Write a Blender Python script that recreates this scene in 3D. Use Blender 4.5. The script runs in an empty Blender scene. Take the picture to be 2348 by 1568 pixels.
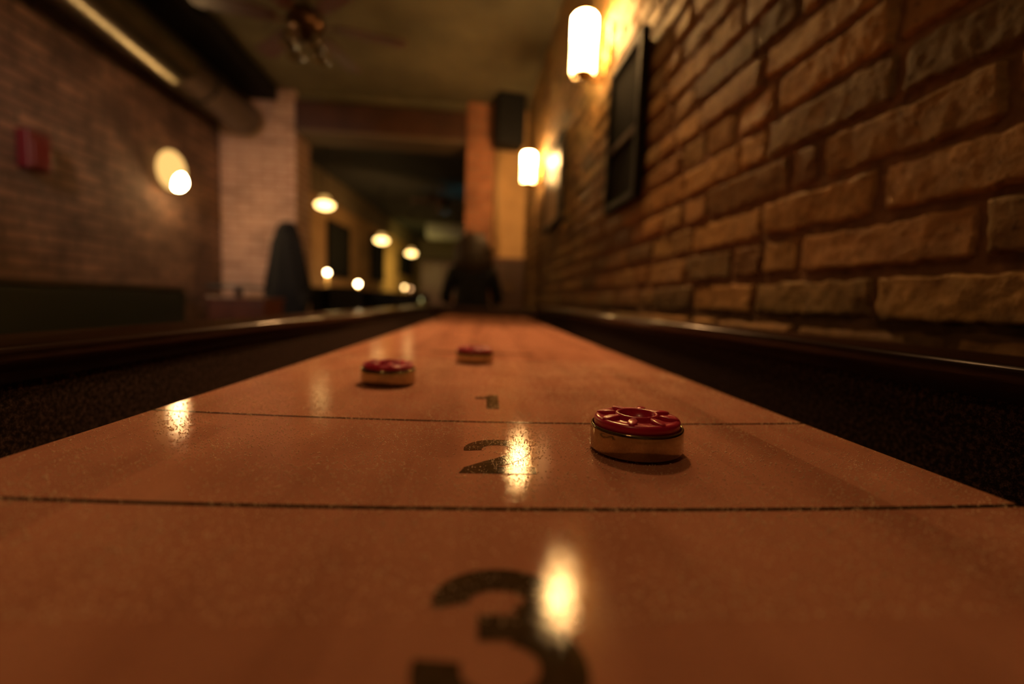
import bpy, bmesh, math, random
import numpy as np
from mathutils import Vector, Matrix, noise
PI = math.pi
rnd = random.Random(7)
S = bpy.context.scene
COL = S.collection

# ------------------------------------------------------------------ place constants
FZ = 0.78                 # height of the playing surface (centre line)
EYE = FZ + 0.0943
TH = math.radians(2.0)    # the table stands 2 degrees off the room
XC = -0.0076              # camera offset from the table centre line
CUP = 0.0042              # hollow of the playing surface
HW = 0.254                # half width of the playing surface
Y0, Y1 = 0.047, 2.97      # near and far end of the playing surface
CEIL = EYE + 2.10
XR, XL = 0.60, -2.60      # right and left wall
YF = 5.10                 # partition with the opening
YB = 16.8

# ------------------------------------------------------------------ materials
def mat(name):
    m = bpy.data.materials.new(name); m.use_nodes = True
    nt = m.node_tree; nt.nodes.clear()
    out = nt.nodes.new('ShaderNodeOutputMaterial')
    return m, nt, out
def N(nt, kind, **kw):
    n = nt.nodes.new(kind)
    for k, v in kw.items():
        if k in n.inputs.keys(): n.inputs[k].default_value = v
        else: setattr(n, k, v)
    return n
def rgba(c): return (c[0], c[1], c[2], 1)
def simple(name, col, rough=0.6, metal=0.0, var=0.0, scale=20, bump=0.0, bscale=200, coat=0.0, spec=0.5, stretch=(1,1,1)):
    m, nt, out = mat(name)
    b = N(nt, 'ShaderNodeBsdfPrincipled', Roughness=rough, Metallic=metal)
    b.inputs['Base Color'].default_value = rgba(col)
    b.inputs['Coat Weight'].default_value = coat
    b.inputs['Coat Roughness'].default_value = 0.04 if spec == 0 else 0.15
    b.inputs['Specular IOR Level'].default_value = spec
    tc = N(nt, 'ShaderNodeTexCoord')
    mp = N(nt, 'ShaderNodeMapping'); mp.inputs['Scale'].default_value = stretch
    nt.links.new(tc.outputs['Object'], mp.inputs['Vector'])
    if var > 0:
        n = N(nt, 'ShaderNodeTexNoise', Scale=scale, Detail=6.0)
        nt.links.new(mp.outputs[0], n.inputs['Vector'])
        mr = N(nt, 'ShaderNodeMapRange'); mr.inputs['From Min'].default_value = .3; mr.inputs['From Max'].default_value = .7
        mr.inputs['To Min'].default_value = 1-var; mr.inputs['To Max'].default_value = 1+var
        nt.links.new(n.outputs['Fac'], mr.inputs['Value'])
        mx = N(nt, 'ShaderNodeVectorMath', operation='SCALE'); mx.inputs[0].default_value = col
        nt.links.new(mr.outputs[0], mx.inputs['Scale']); nt.links.new(mx.outputs[0], b.inputs['Base Color'])
    if bump > 0:
        n2 = N(nt, 'ShaderNodeTexNoise', Scale=bscale, Detail=4.0)
        nt.links.new(mp.outputs[0], n2.inputs['Vector'])
        bp = N(nt, 'ShaderNodeBump', Distance=bump, Strength=1.0)
        nt.links.new(n2.outputs['Fac'], bp.inputs['Height']); nt.links.new(bp.outputs[0], b.inputs['Normal'])
    nt.links.new(b.outputs[0], out.inputs[0])
    return m
def emit(name, col, strength):
    m, nt, out = mat(name)
    e = N(nt, 'ShaderNodeEmission', Strength=strength); e.inputs['Color'].default_value = rgba(col)
    nt.links.new(e.outputs[0], out.inputs[0]); return m

def lacquer(nt, b, tc):
    """the clear coat shared by the wood and the painted marks under it"""
    b.inputs['Specular IOR Level'].default_value = 0.0
    b.inputs['Coat Weight'].default_value = 0.6
    b.inputs['Coat IOR'].default_value = 1.5
    b.inputs['Coat Roughness'].default_value = 0.016
    n2 = N(nt, 'ShaderNodeTexNoise', Scale=1900.0, Detail=1.0); nt.links.new(tc.outputs['Object'], n2.inputs['Vector'])
    n3 = N(nt, 'ShaderNodeTexNoise', Scale=45.0, Detail=3.0); nt.links.new(tc.outputs['Object'], n3.inputs['Vector'])
    b1 = N(nt, 'ShaderNodeBump', Distance=0.00003, Strength=.7); nt.links.new(n2.outputs['Fac'], b1.inputs['Height'])
    b2 = N(nt, 'ShaderNodeBump', Distance=0.0003, Strength=.06); nt.links.new(n3.outputs['Fac'], b2.inputs['Height'])
    nt.links.new(b1.outputs[0], b2.inputs['Normal'])
    nt.links.new(b2.outputs[0], b.inputs['Coat Normal'])
    d = N(nt, 'ShaderNodeTexNoise', Scale=2600.0, Detail=1.0); nt.links.new(tc.outputs['Object'], d.inputs['Vector'])
    dm = N(nt, 'ShaderNodeMapRange'); dm.inputs['From Min'].default_value = .38; dm.inputs['From Max'].default_value = .56
    dm.inputs['To Min'].default_value = .05; dm.inputs['To Max'].default_value = .75; nt.links.new(d.outputs['Fac'], dm.inputs['Value'])
    nt.links.new(dm.outputs[0], b.inputs['Coat Weight'])
def mark_material(name, col, var=.4):
    m, nt, out = mat(name)
    tc = N(nt, 'ShaderNodeTexCoord')
    n = N(nt, 'ShaderNodeTexNoise', Scale=170.0, Detail=6.0); nt.links.new(tc.outputs['Object'], n.inputs['Vector'])
    mr = N(nt, 'ShaderNodeMapRange'); mr.inputs['From Min'].default_value = .3; mr.inputs['From Max'].default_value = .7
    mr.inputs['To Min'].default_value = 1-var; mr.inputs['To Max'].default_value = 1+var; nt.links.new(n.outputs['Fac'], mr.inputs['Value'])
    mx = N(nt, 'ShaderNodeVectorMath', operation='SCALE'); mx.inputs[0].default_value = col; nt.links.new(mr.outputs[0], mx.inputs['Scale'])
    b = N(nt, 'ShaderNodeBsdfPrincipled', Roughness=.6); nt.links.new(mx.outputs[0], b.inputs['Base Color'])
    lacquer(nt, b, tc); nt.links.new(b.outputs[0], out.inputs[0]); return m

def field_material():
    m, nt, out = mat('lacquered_maple')
    tc = N(nt, 'ShaderNodeTexCoord')
    sx = N(nt, 'ShaderNodeSeparateXYZ'); nt.links.new(tc.outputs['Object'], sx.inputs[0])
    def math_(op, a, b=None):
        n = N(nt, 'ShaderNodeMath', operation=op)
        for i, v in enumerate((a, b)):
            if v is None: continue
            if isinstance(v, (int, float)): n.inputs[i].default_value = v
            else: nt.links.new(v, n.inputs[i])
        return n.outputs[0]
    # glued strips 26 mm wide, butt joints every ~0.7 m
    strip = math_('FLOOR', math_('DIVIDE', math_('ADD', sx.outputs['X'], 1.0), 0.0265))
    w1 = N(nt, 'ShaderNodeTexWhiteNoise', noise_dimensions='1D'); nt.links.new(strip, w1.inputs['W'])
    seg = math_('FLOOR', math_('ADD', math_('DIVIDE', sx.outputs['Y'], 0.75), math_('MULTIPLY', w1.outputs['Value'], 7.0)))
    w2 = N(nt, 'ShaderNodeTexWhiteNoise', noise_dimensions='2D')
    cb = N(nt, 'ShaderNodeCombineXYZ'); nt.links.new(strip, cb.inputs[0]); nt.links.new(seg, cb.inputs[1])
    nt.links.new(cb.outputs[0], w2.inputs['Vector'])
    mp = N(nt, 'ShaderNodeMapping'); mp.inputs['Scale'].default_value = (22, 3.0, 1)
    nt.links.new(tc.outputs['Object'], mp.inputs['Vector'])
    g = N(nt, 'ShaderNodeTexNoise', Scale=1.0, Detail=5.0, Distortion=.6); nt.links.new(mp.outputs[0], g.inputs['Vector'])
    bl = N(nt, 'ShaderNodeTexNoise', Scale=14.0, Detail=4.0); nt.links.new(tc.outputs['Object'], bl.inputs['Vector'])
    fg = N(nt, 'ShaderNodeTexNoise', Scale=700.0, Detail=3.0); nt.links.new(tc.outputs['Object'], fg.inputs['Vector'])
    v = math_('ADD', math_('MULTIPLY', w2.outputs['Value'], 0.17),
        math_('ADD', math_('MULTIPLY', g.outputs['Fac'], 0.50), math_('ADD', math_('MULTIPLY', bl.outputs['Fac'], 0.36), math_('MULTIPLY', fg.outputs['Fac'], 0.14))))
    cr = N(nt, 'ShaderNodeValToRGB'); nt.links.new(v, cr.inputs[0])
    e = cr.color_ramp.elements
    e[0].position = .32; e[0].color = (0.27, 0.115, 0.070, 1)
    e[1].position = .85; e[1].color = (0.57, 0.275, 0.180, 1)
    x = e.new(.55); x.color = (0.43, 0.196, 0.125, 1)
    b = N(nt, 'ShaderNodeBsdfPrincipled', Roughness=.5)
    nt.links.new(cr.outputs[0], b.inputs['Base Color'])
    b.inputs['Specular IOR Level'].default_value = 0.0
    lacquer(nt, b, tc)
    nt.links.new(b.outputs[0], out.inputs[0])
    return m

def brick_material(name, c1, c2, mortar, scale=1.0, bw=.25, rh=.075, axis='Y', mor=.012, lo=.45, hi=1.45):
    """procedural bricks for the blurred walls, object coordinates in metres"""
    m, nt, out = mat(name)
    tc = N(nt, 'ShaderNodeTexCoord'); sx = N(nt, 'ShaderNodeSeparateXYZ'); nt.links.new(tc.outputs['Object'], sx.inputs[0])
    ad = N(nt, 'ShaderNodeMath', operation='ADD'); nt.links.new(sx.outputs['X'], ad.inputs[0]); nt.links.new(sx.outputs['Y'], ad.inputs[1])
    cb = N(nt, 'ShaderNodeCombineXYZ'); nt.links.new(ad.outputs[0], cb.inputs[0]); nt.links.new(sx.outputs['Z'], cb.inputs[1])
    wn = N(nt, 'ShaderNodeTexNoise', Scale=9.0, Detail=3.0); nt.links.new(tc.outputs['Object'], wn.inputs['Vector'])
    ws = N(nt, 'ShaderNodeVectorMath', operation='SCALE', Scale=.02); nt.links.new(wn.outputs['Color'], ws.inputs[0])
    va = N(nt, 'ShaderNodeVectorMath', operation='ADD'); nt.links.new(cb.outputs[0], va.inputs[0]); nt.links.new(ws.outputs[0], va.inputs[1])
    br = N(nt, 'ShaderNodeTexBrick', Scale=1.0); nt.links.new(va.outputs[0], br.inputs['Vector'])
    br.inputs['Color1'].default_value = rgba(c1); br.inputs['Color2'].default_value = rgba(c2); br.inputs['Mortar'].default_value = rgba(mortar)
    br.inputs['Brick Width'].default_value = bw; br.inputs['Row Height'].default_value = rh
    br.inputs['Mortar Size'].default_value = mor; br.inputs['Mortar Smooth'].default_value = .3; br.inputs['Bias'].default_value = -.1
    n = N(nt, 'ShaderNodeTexNoise', Scale=3.5, Detail=8.0, Roughness=.65); nt.links.new(tc.outputs['Object'], n.inputs['Vector'])
    mr = N(nt, 'ShaderNodeMapRange'); mr.inputs['From Min'].default_value = .3; mr.inputs['From Max'].default_value = .7
    mr.inputs['To Min'].default_value = lo; mr.inputs['To Max'].default_value = hi; nt.links.new(n.outputs['Fac'], mr.inputs['Value'])
    sc = N(nt, 'ShaderNodeVectorMath', operation='SCALE'); nt.links.new(br.outputs['Color'], sc.inputs[0]); nt.links.new(mr.outputs[0], sc.inputs['Scale'])
    b = N(nt, 'ShaderNodeBsdfPrincipled', Roughness=.85); nt.links.new(sc.outputs[0], b.inputs['Base Color'])
    n2 = N(nt, 'ShaderNodeTexNoise', Scale=60.0, Detail=4.0); nt.links.new(tc.outputs['Object'], n2.inputs['Vector'])
    iv = N(nt, 'ShaderNodeMath', operation='MULTIPLY_ADD'); nt.links.new(br.outputs['Fac'], iv.inputs[0]); iv.inputs[1].default_value = -1.2; nt.links.new(n2.outputs['Fac'], iv.inputs[2])
    bp = N(nt, 'ShaderNodeBump', Distance=.008, Strength=1.0); nt.links.new(iv.outputs[0], bp.inputs['Height']); nt.links.new(bp.outputs[0], b.inputs['Normal'])
    nt.links.new(b.outputs[0], out.inputs[0]); return m

def real_brick_material():
    m, nt, out = mat('old_brick')
    at = N(nt, 'ShaderNodeAttribute', attribute_name='tint')
    tc = N(nt, 'ShaderNodeTexCoord')
    n = N(nt, 'ShaderNodeTexNoise', Scale=38.0, Detail=8.0, Roughness=.62); nt.links.new(tc.outputs['Object'], n.inputs['Vector'])
    mr = N(nt, 'ShaderNodeMapRange'); mr.inputs['From Min'].default_value = .32; mr.inputs['From Max'].default_value = .68
    mr.inputs['To Min'].default_value = .68; mr.inputs['To Max'].default_value = 1.2; nt.links.new(n.outputs['Fac'], mr.inputs['Value'])
    # dark pits
    v = N(nt, 'ShaderNodeTexNoise', Scale=120.0, Detail=2.0); nt.links.new(tc.outputs['Object'], v.inputs['Vector'])
    pr = N(nt, 'ShaderNodeMapRange'); pr.inputs['From Min'].default_value = .30; pr.inputs['From Max'].default_value = .38
    pr.inputs['To Min'].default_value = .45; pr.inputs['To Max'].default_value = 1.0; nt.links.new(v.outputs['Fac'], pr.inputs['Value'])
    mm = N(nt, 'ShaderNodeMath', operation='MULTIPLY'); nt.links.new(mr.outputs[0], mm.inputs[0]); nt.links.new(pr.outputs[0], mm.inputs[1])
    sc = N(nt, 'ShaderNodeVectorMath', operation='SCALE'); nt.links.new(at.outputs['Color'], sc.inputs[0]); nt.links.new(mm.outputs[0], sc.inputs['Scale'])
    b = N(nt, 'ShaderNodeBsdfPrincipled', Roughness=.7); nt.links.new(sc.outputs[0], b.inputs['Base Color'])
    b.inputs['Specular IOR Level'].default_value = .35
    n2 = N(nt, 'ShaderNodeTexNoise', Scale=220.0, Detail=5.0); nt.links.new(tc.outputs['Object'], n2.inputs['Vector'])
    ad = N(nt, 'ShaderNodeMath', operation='ADD'); nt.links.new(n.outputs['Fac'], ad.inputs[0]); nt.links.new(n2.outputs['Fac'], ad.inputs[1])
    bp = N(nt, 'ShaderNodeBump', Distance=.0022, Strength=.8); nt.links.new(ad.outputs[0], bp.inputs['Height']); nt.links.new(bp.outputs[0], b.inputs['Normal'])
    nt.links.new(b.outputs[0], out.inputs[0]); return m

def carpet_material():
    m, nt, out = mat('gutter_carpet')
    tc = N(nt, 'ShaderNodeTexCoord')
    n = N(nt, 'ShaderNodeTexNoise', Scale=900.0, Detail=3.0, Roughness=.7); nt.links.new(tc.outputs['Object'], n.inputs['Vector'])
    n2 = N(nt, 'ShaderNodeTexNoise', Scale=260.0, Detail=2.0); nt.links.new(tc.outputs['Object'], n2.inputs['Vector'])
    mu = N(nt, 'ShaderNodeMath', operation='MULTIPLY'); nt.links.new(n.outputs['Fac'], mu.inputs[0]); nt.links.new(n2.outputs['Fac'], mu.inputs[1])
    cr = N(nt, 'ShaderNodeValToRGB'); nt.links.new(mu.outputs[0], cr.inputs[0])
    e = cr.color_ramp.elements; e[0].position = .22; e[0].color = (.018, .010, .009, 1); e[1].position = .42; e[1].color = (.15, .085, .062, 1)
    b = N(nt, 'ShaderNodeBsdfPrincipled', Roughness=.95); nt.links.new(cr.outputs[0], b.inputs['Base Color'])
    b.inputs['Specular IOR Level'].default_value = .1
    bp = N(nt, 'ShaderNodeBump', Distance=.0012, Strength=1.0); nt.links.new(mu.outputs[0], bp.inputs['Height']); nt.links.new(bp.outputs[0], b.inputs['Normal'])
    nt.links.new(b.outputs[0], out.inputs[0]); return m

M = {}
M['field'] = field_material()
M['carpet'] = carpet_material()
M['rail'] = simple('dark_stained_rail', (.032, .014, .008), .30, var=.35, scale=30, bump=.0004, bscale=90, coat=.45, stretch=(3, .12, 3))
M['cabinet'] = simple('dark_cabinet_wood', (.05, .025, .014), .45, var=.3, scale=14, stretch=(3, .3, 3))
M['paint'] = mark_material('faded_black_paint', (.056, .034, .016), .25)
M['line'] = mark_material('black_inlay', (.042, .025, .013), .6)
M['chrome'] = simple('worn_steel', (.38, .32, .19), .12, 1.0, var=.25, scale=60, bump=.00004, bscale=500)
M['red'] = simple('red_plastic', (.50, .016, .075), .33, var=.05, scale=30, coat=.3)
M['redrib'] = M['red']
M['wax'] = simple('wax_beads', (1.0, .74, .50), .38, .75, coat=1.0, spec=1.0)
wb = M['wax'].node_tree.nodes['Principled BSDF']; wb.inputs['Subsurface Weight'].default_value = 1.0; wb.inputs['Subsurface Scale'].default_value = .0008; wb.inputs['Subsurface Radius'].default_value = (1, .8, .6)
M['wax'].node_tree.nodes['Principled BSDF'].inputs['Coat Roughness'].default_value = .25
M['wax'].node_tree.nodes['Principled BSDF'].inputs['Coat IOR'].default_value = 2.1
M['wax'].node_tree.nodes['Principled BSDF'].inputs['IOR'].default_value = 1.9
M['brick'] = real_brick_material()
M['mortar'] = simple('old_mortar', (.17, .092, .036), .9, var=.4, scale=30, bump=.004, bscale=60)
M['brickL'] = brick_material('left_brick', (.24, .130, .092), (.14, .078, .058), (.10, .066, .05))
M['brickP'] = brick_material('pillar_brick', (.52, .32, .235), (.33, .18, .13), (.60, .42, .33), mor=.011, lo=.75, hi=1.2)
M['ceil'] = simple('ceiling_paint', (.13, .110, .062), .8, var=.28, scale=2.2, bump=.01, bscale=6)
M['floor'] = simple('dark_floorboards', (.045, .026, .016), .4, var=.4, scale=6, stretch=(6, .6, 1))
M['beamred'] = simple('red_brown_beam', (.055, .019, .009), .55, var=.25, scale=6)
M['black'] = simple('black_paint', (.007, .007, .007), .7, spec=.25)
M['blackc'] = simple('black_cloth', (.005, .005, .006), .95, var=.4, scale=30)
M['duct'] = simple('galvanised_duct', (.15, .13, .085), .30, .9, var=.2, scale=6, bump=.0015, bscale=12)
M['plaster'] = simple('ochre_plaster', (.56, .34, .15), .8, var=.15, scale=5)
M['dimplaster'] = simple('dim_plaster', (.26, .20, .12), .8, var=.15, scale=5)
M['greyceil'] = simple('grey_ceiling', (.07, .075, .07), .8, var=.2, scale=1.2)
M['wood'] = simple('warm_wood', (.11, .035, .018), .45, var=.25, scale=10)
M['darkwood'] = simple('dark_wood', (.06, .032, .018), .4, var=.3, scale=10)
M['brass'] = simple('aged_brass', (.55, .36, .12), .25, 1.0)
M['bronze'] = simple('dark_bronze', (.10, .05, .022), .32, .8)
M['glassdark'] = simple('dark_print', (.008, .008, .006), .8)
M['cream'] = simple('cream_panel', (.55, .56, .56), .6, var=.1, scale=4)

# ------------------------------------------------------------------ mesh helpers
def link(name, me, m=None, parent=None, loc=None, rotz=None):
    o = bpy.data.objects.new(name, me); COL.objects.link(o)
    if m is not None:
        if isinstance(m, (list, tuple)):
            for q in m: me.materials.append(q)
        else: me.materials.append(m)
    if parent is not None: o.parent = parent
    if loc is not None: o.location = loc
    if rotz is not None: o.rotation_euler = (0, 0, rotz)
    return o
def mesh_of(bm, smooth=False):
    me = bpy.data.meshes.new('m'); bm.normal_update(); bm.to_mesh(me); bm.free()
    if smooth: me.polygons.foreach_set('use_smooth', [True]*len(me.polygons))
    return me
def tag(o, label=None, cat=None, group=None, kind=None):
    if label: o['label'] = label
    if cat: o['category'] = cat
    if group: o['group'] = group
    if kind: o['kind'] = kind
    return o
def thing(name, label, cat, loc=(0, 0, 0), rotz=0.0, group=None):
    o = bpy.data.objects.new(name, None); COL.objects.link(o)
    o.empty_display_size = .05
    o.location = loc; o.rotation_euler = (0, 0, rotz)
    return tag(o, label, cat, group)
def box(bm, x0, x1, y0, y1, z0, z1, bev=0.0, seg=2, mi=0):
    v = [bm.verts.new((x, y, z)) for z in (z0, z1) for y in (y0, y1) for x in (x0, x1)]
    fs = [(0, 2, 3, 1), (4, 5, 7, 6), (0, 1, 5, 4), (2, 6, 7, 3), (0, 4, 6, 2), (1, 3, 7, 5)]
    F = [bm.faces.new([v[i] for i in f]) for f in fs]
    for f in F: f.material_index = mi
    if bev > 0:
        ed = list({e for f in F for e in f.edges})
        bmesh.ops.bevel(bm, geom=ed, offset=bev, segments=seg, profile=.5, affect='EDGES')
def B(*a, **k):
    bm = bmesh.new(); box(bm, *a, **k); return bm
def lathe(bm, prof, n=64, cx=0, cy=0, cz=0, closed_ends=True):
    rings = []
    for r, z in prof:
        if r < 1e-6: rings.append([bm.verts.new((cx, cy, cz+z))])
        else: rings.append([bm.verts.new((cx+r*math.cos(2*PI*i/n), cy+r*math.sin(2*PI*i/n), cz+z)) for i in range(n)])
    for a, b in zip(rings, rings[1:]):
        if len(a) == 1 and len(b) == 1: continue
        for i in range(n):
            j = (i+1) % n
            if len(a) == 1: bm.faces.new((a[0], b[j], b[i]))
            elif len(b) == 1: bm.faces.new((a[i], a[j], b[0]))
            else: bm.faces.new((a[i], a[j], b[j], b[i]))
    bmesh.ops.recalc_face_normals(bm, faces=bm.faces)
def tube(bm, p0, p1, r0, r1=None, n=16):
    r1 = r0 if r1 is None else r1
    p0, p1 = Vector(p0), Vector(p1); d = (p1-p0); q = d.to_track_quat('Z', 'Y')
    ra = [bm.verts.new(p0+q@Vector((r0*math.cos(2*PI*i/n), r0*math.sin(2*PI*i/n), 0))) for i in range(n)]
    rb = [bm.verts.new(p1+q@Vector((r1*math.cos(2*PI*i/n), r1*math.sin(2*PI*i/n), 0))) for i in range(n)]
    for i in range(n):
        j = (i+1) % n; f = bm.faces.new((ra[i], ra[j], rb[j], rb[i])); f.smooth = True
    bm.faces.new(ra[::-1]); bm.faces.new(rb)
def prism(bm, pts, y0, y1):
    """pts: closed profile in x,z, extruded along y"""
    a = [bm.verts.new((x, y0, z)) for x, z in pts]; b = [bm.verts.new((x, y1, z)) for x, z in pts]
    n = len(pts)
    for i in range(n):
        j = (i+1) % n; bm.faces.new((a[i], b[i], b[j], a[j]))
    bm.faces.new(a); bm.faces.new(b[::-1])
    bmesh.ops.recalc_face_normals(bm, faces=bm.faces)
def blob(bm, c, r, n=16, m=10, fn=None):
    """ellipsoid r=(rx,ry,rz) at c"""
    rings = []
    for j in range(m+1):
        t = PI*j/m
        if j in (0, m): rings.append([bm.verts.new((c[0], c[1], c[2]+r[2]*math.cos(t)))])
        else: rings.append([bm.verts.new((c[0]+r[0]*math.sin(t)*math.cos(2*PI*i/n), c[1]+r[1]*math.sin(t)*math.sin(2*PI*i/n), c[2]+r[2]*math.cos(t))) for i in range(n)])
    for a, b in zip(rings, rings[1:]):
        for i in range(n):
            j = (i+1) % n
            if len(a) == 1: f = bm.faces.new((a[0], b[i], b[j]))
            elif len(b) == 1: f = bm.faces.new((a[i], b[0], a[j]))
            else: f = bm.faces.new((a[i], b[i], b[j], a[j]))
            f.smooth = True

def copy_tree(o, parent=None):
    c = o.copy(); COL.objects.link(c); c.parent = parent
    for ch in list(o.children): copy_tree(ch, c)
    return c

# ================================================================== THE TABLE (its own frame, x across, y along)
def tab(x, y, z=0.0):
    """table frame -> room frame"""
    x -= XC
    return Vector((x*math.cos(TH)+y*math.sin(TH), -x*math.sin(TH)+y*math.cos(TH), z))
T = thing('shuffleboard_table', 'long shuffleboard table with maple playing surface and dark rails beside the brick wall', 'shuffleboard table', tab(0, 0, 0), -TH)
def sag(y):
    """the slab dips slightly towards its middle length"""
    a = -.0066
    if y < .9: return a*(y-.28)
    t = min(y, 1.7)-.9
    return a*.62 + a*(t-t*t/1.6)
def cz(x, y=.28): return FZ + CUP*(x/HW)**2 + sag(y)

bm = bmesh.new()     # playing surface: hollow across, thick slab
NX = 40
top = []
ys = [Y0+(Y1-Y0)*k/48 for k in range(49)]
for y in ys: top.append([bm.verts.new((-HW+2*HW*i/NX, y, cz(-HW+2*HW*i/NX, y))) for i in range(NX+1)])
bot = [[bm.verts.new((-HW+2*HW*i/NX, y, FZ-.07)) for i in range(NX+1)] for y in (Y0, Y1)]
for a, b in zip(top, top[1:]):
    for i in range(NX): f = bm.faces.new((a[i], a[i+1], b[i+1], b[i])); f.smooth = True
for i_ in (0, -1):
    top[i_] = [bm.verts.new(v.co) for v in top[i_]]
sideL = [bm.verts.new(r[0].co) for r in top]; sideR = [bm.verts.new(r[-1].co) for r in top]
for i in range(NX):
    bm.faces.new((top[0][i+1], top[0][i], bot[0][i], bot[0][i+1]))
    bm.faces.new((top[-1][i], top[-1][i+1], bot[1][i+1], bot[1][i]))
    bm.faces.new((bot[0][i], bot[1][i], bot[1][i+1], bot[0][i+1]))
bm.faces.new(sideL[::-1] + [bot[0][0], bot[1][0]])
bm.faces.new(sideR + [bot[1][-1], bot[0][-1]])
pf = link('playing_surface', mesh_of(bm), M['field'], T)
tag(pf, 'glossy maple playing surface with wax beads')

def strip(name, y, w, x0=-HW, x1=HW, h=.00018, m=None, n=24, wob=0.0):
    bm = bmesh.new(); A = []
    for i in range(n+1):
        x = x0+(x1-x0)*i/n; z = cz(x, y)+h
        A.append((bm.verts.new((x, y-w/2, z)), bm.verts.new((x, y+w/2, z))))
    for a, b in zip(A, A[1:]): bm.faces.new((a[0], b[0], b[1], a[1]))
    o = link(name, mesh_of(bm), m or M['line'], T); return o
YA = .1992
strip('zone_line', YA, .0032)
strip('zone_line', YA+.1524, .0032)
o = strip('centre_mark', .845, .020, -.105, .085, m=mark_material('faint_mark', (.12, .055, .026), .2)); tag(o, 'faint broad dark mark across the middle')

def ribbon(bm, path, w, z=.0003):
    """thick stroke along a path of (x,y,[w])"""
    P = [Vector((p[0], p[1])) for p in path]; L = []
    for i, p in enumerate(P):
        t = (P[min(i+1, len(P)-1)]-P[max(i-1, 0)]).normalized(); nn = Vector((-t.y, t.x))
        ww = path[i][2] if len(path[i]) > 2 else w
        L.append((bm.verts.new((p.x-nn.x*ww/2, p.y-nn.y*ww/2, 0)), bm.verts.new((p.x+nn.x*ww/2, p.y+nn.y*ww/2, 0))))
    for a, b in zip(L, L[1:]): bm.faces.new((a[0], b[0], b[1], a[1]))
def arc(cx, cy, rx, ry, a0, a1, n=24):
    return [(cx+rx*math.cos(math.radians(a0+(a1-a0)*i/n)), cy+ry*math.sin(math.radians(a0+(a1-a0)*i/n))) for i in range(n+1)]
def numeral(name, build, ox, oy, label):
    bm = bmesh.new(); build(bm)
    for i, v in enumerate(bm.verts):
        x, y = v.co.x+ox, v.co.y+oy
        v.co = (x, y, cz(x, y)+.00025)
    for k, f in enumerate(bm.faces):
        if f.normal.z < 0: f.normal_flip()
    o = link(name, mesh_of(bm), M['paint'], T); tag(o, label); return o
mm = .001
def one(bm):
    v = [bm.verts.new((x*mm, y*mm, 0)) for x, y in [(0, 0), (11.5, 0), (11.5, 60), (3, 60), (0, 54), (-3.5, 50.5), (-11, 48.5), (-11, 41), (0, 41)]]
    bm.faces.new(v)
def two(bm):
    p = [(x, y) for x, y in arc(0, 42, 15.5, 14.5, 190, -25, 30)]
    p += [(10, 28), (3, 20.5), (-5, 14.5), (-11, 9), (-16, 4.5)]
    ribbon(bm, [(x*mm, y*mm) for x, y in p], 11.5*mm)
    v = [bm.verts.new((x*mm, y*mm, 0)) for x, y in [(-22, 0), (21, 0), (21, 10.5), (-10, 10.5), (-19.5, 8)]]
    bm.faces.new(v)
def three(bm):
    up = arc(0, 45.5, 14.5, 10.5, 195, -62, 26)
    ribbon(bm, [(x*mm, y*mm) for x, y in up], 11.8*mm)
    v = [bm.verts.new((x*mm, y*mm, 0)) for x, y in [(-6, 28), (8, 28), (12, 34), (9, 38.5), (-6, 38.5)]]; bm.faces.new(v)
    lo = arc(0, 18.5, 16.5, 14.5, 72, -190, 30)
    ribbon(bm, [(x*mm, y*mm) for x, y in lo], 12.6*mm)
numeral('numeral_one', one, -.004, .397, 'painted black number 1')
numeral('numeral_two', two, .0025, .2425, 'painted black number 2')
numeral('numeral_three', three, -.001, .0900, 'painted black number 3')

bm = bmesh.new(); rs_ = random.Random(11)
for k in range(26):
    x0 = .02+rs_.uniform(-.035, .05); y0 = .255+rs_.uniform(-.03, .06); a = rs_.choice([1.45, 1.6, 1.75, .9, .2])+rs_.uniform(-.12, .12); L = rs_.uniform(.006, .035); c = rs_.uniform(-12, 12)
    P = []
    for i in range(9):
        t = L*i/8; aa = a+c*t; P.append((x0+t*math.cos(aa), y0+t*math.sin(aa)))
    vs = []
    for i, (x, y) in enumerate(P):
        w = .00009*math.sin(PI*(i+.5)/9); vs.append((bm.verts.new((x-w*math.sin(a), y+w*math.cos(a), cz(x, y)+.00032)), bm.verts.new((x+w*math.sin(a), y-w*math.cos(a), cz(x, y)+.00032))))
    for p, q in zip(vs, vs[1:]): bm.faces.new((p[0], p[1], q[1], q[0]))
tag(link('surface_scratches', mesh_of(bm), simple('scratched_lacquer', (.62, .36, .20), .35), T), 'fine pale scratches beside the number 2', kind='stuff')
GI = .358            # inner face of the box sides
RT_R, RT_L = .0635, .0475   # rail tops above the surface
RO = .455            # outer edge of the rail (right), table frame
RE0, RE1 = Y0-.115, Y1+.115
bm = B(-GI-.02, GI+.02, RE0-.02, RE1+.02, FZ-.115, FZ-.085); link('gutter_floor', mesh_of(bm), M['carpet'], T)
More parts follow.
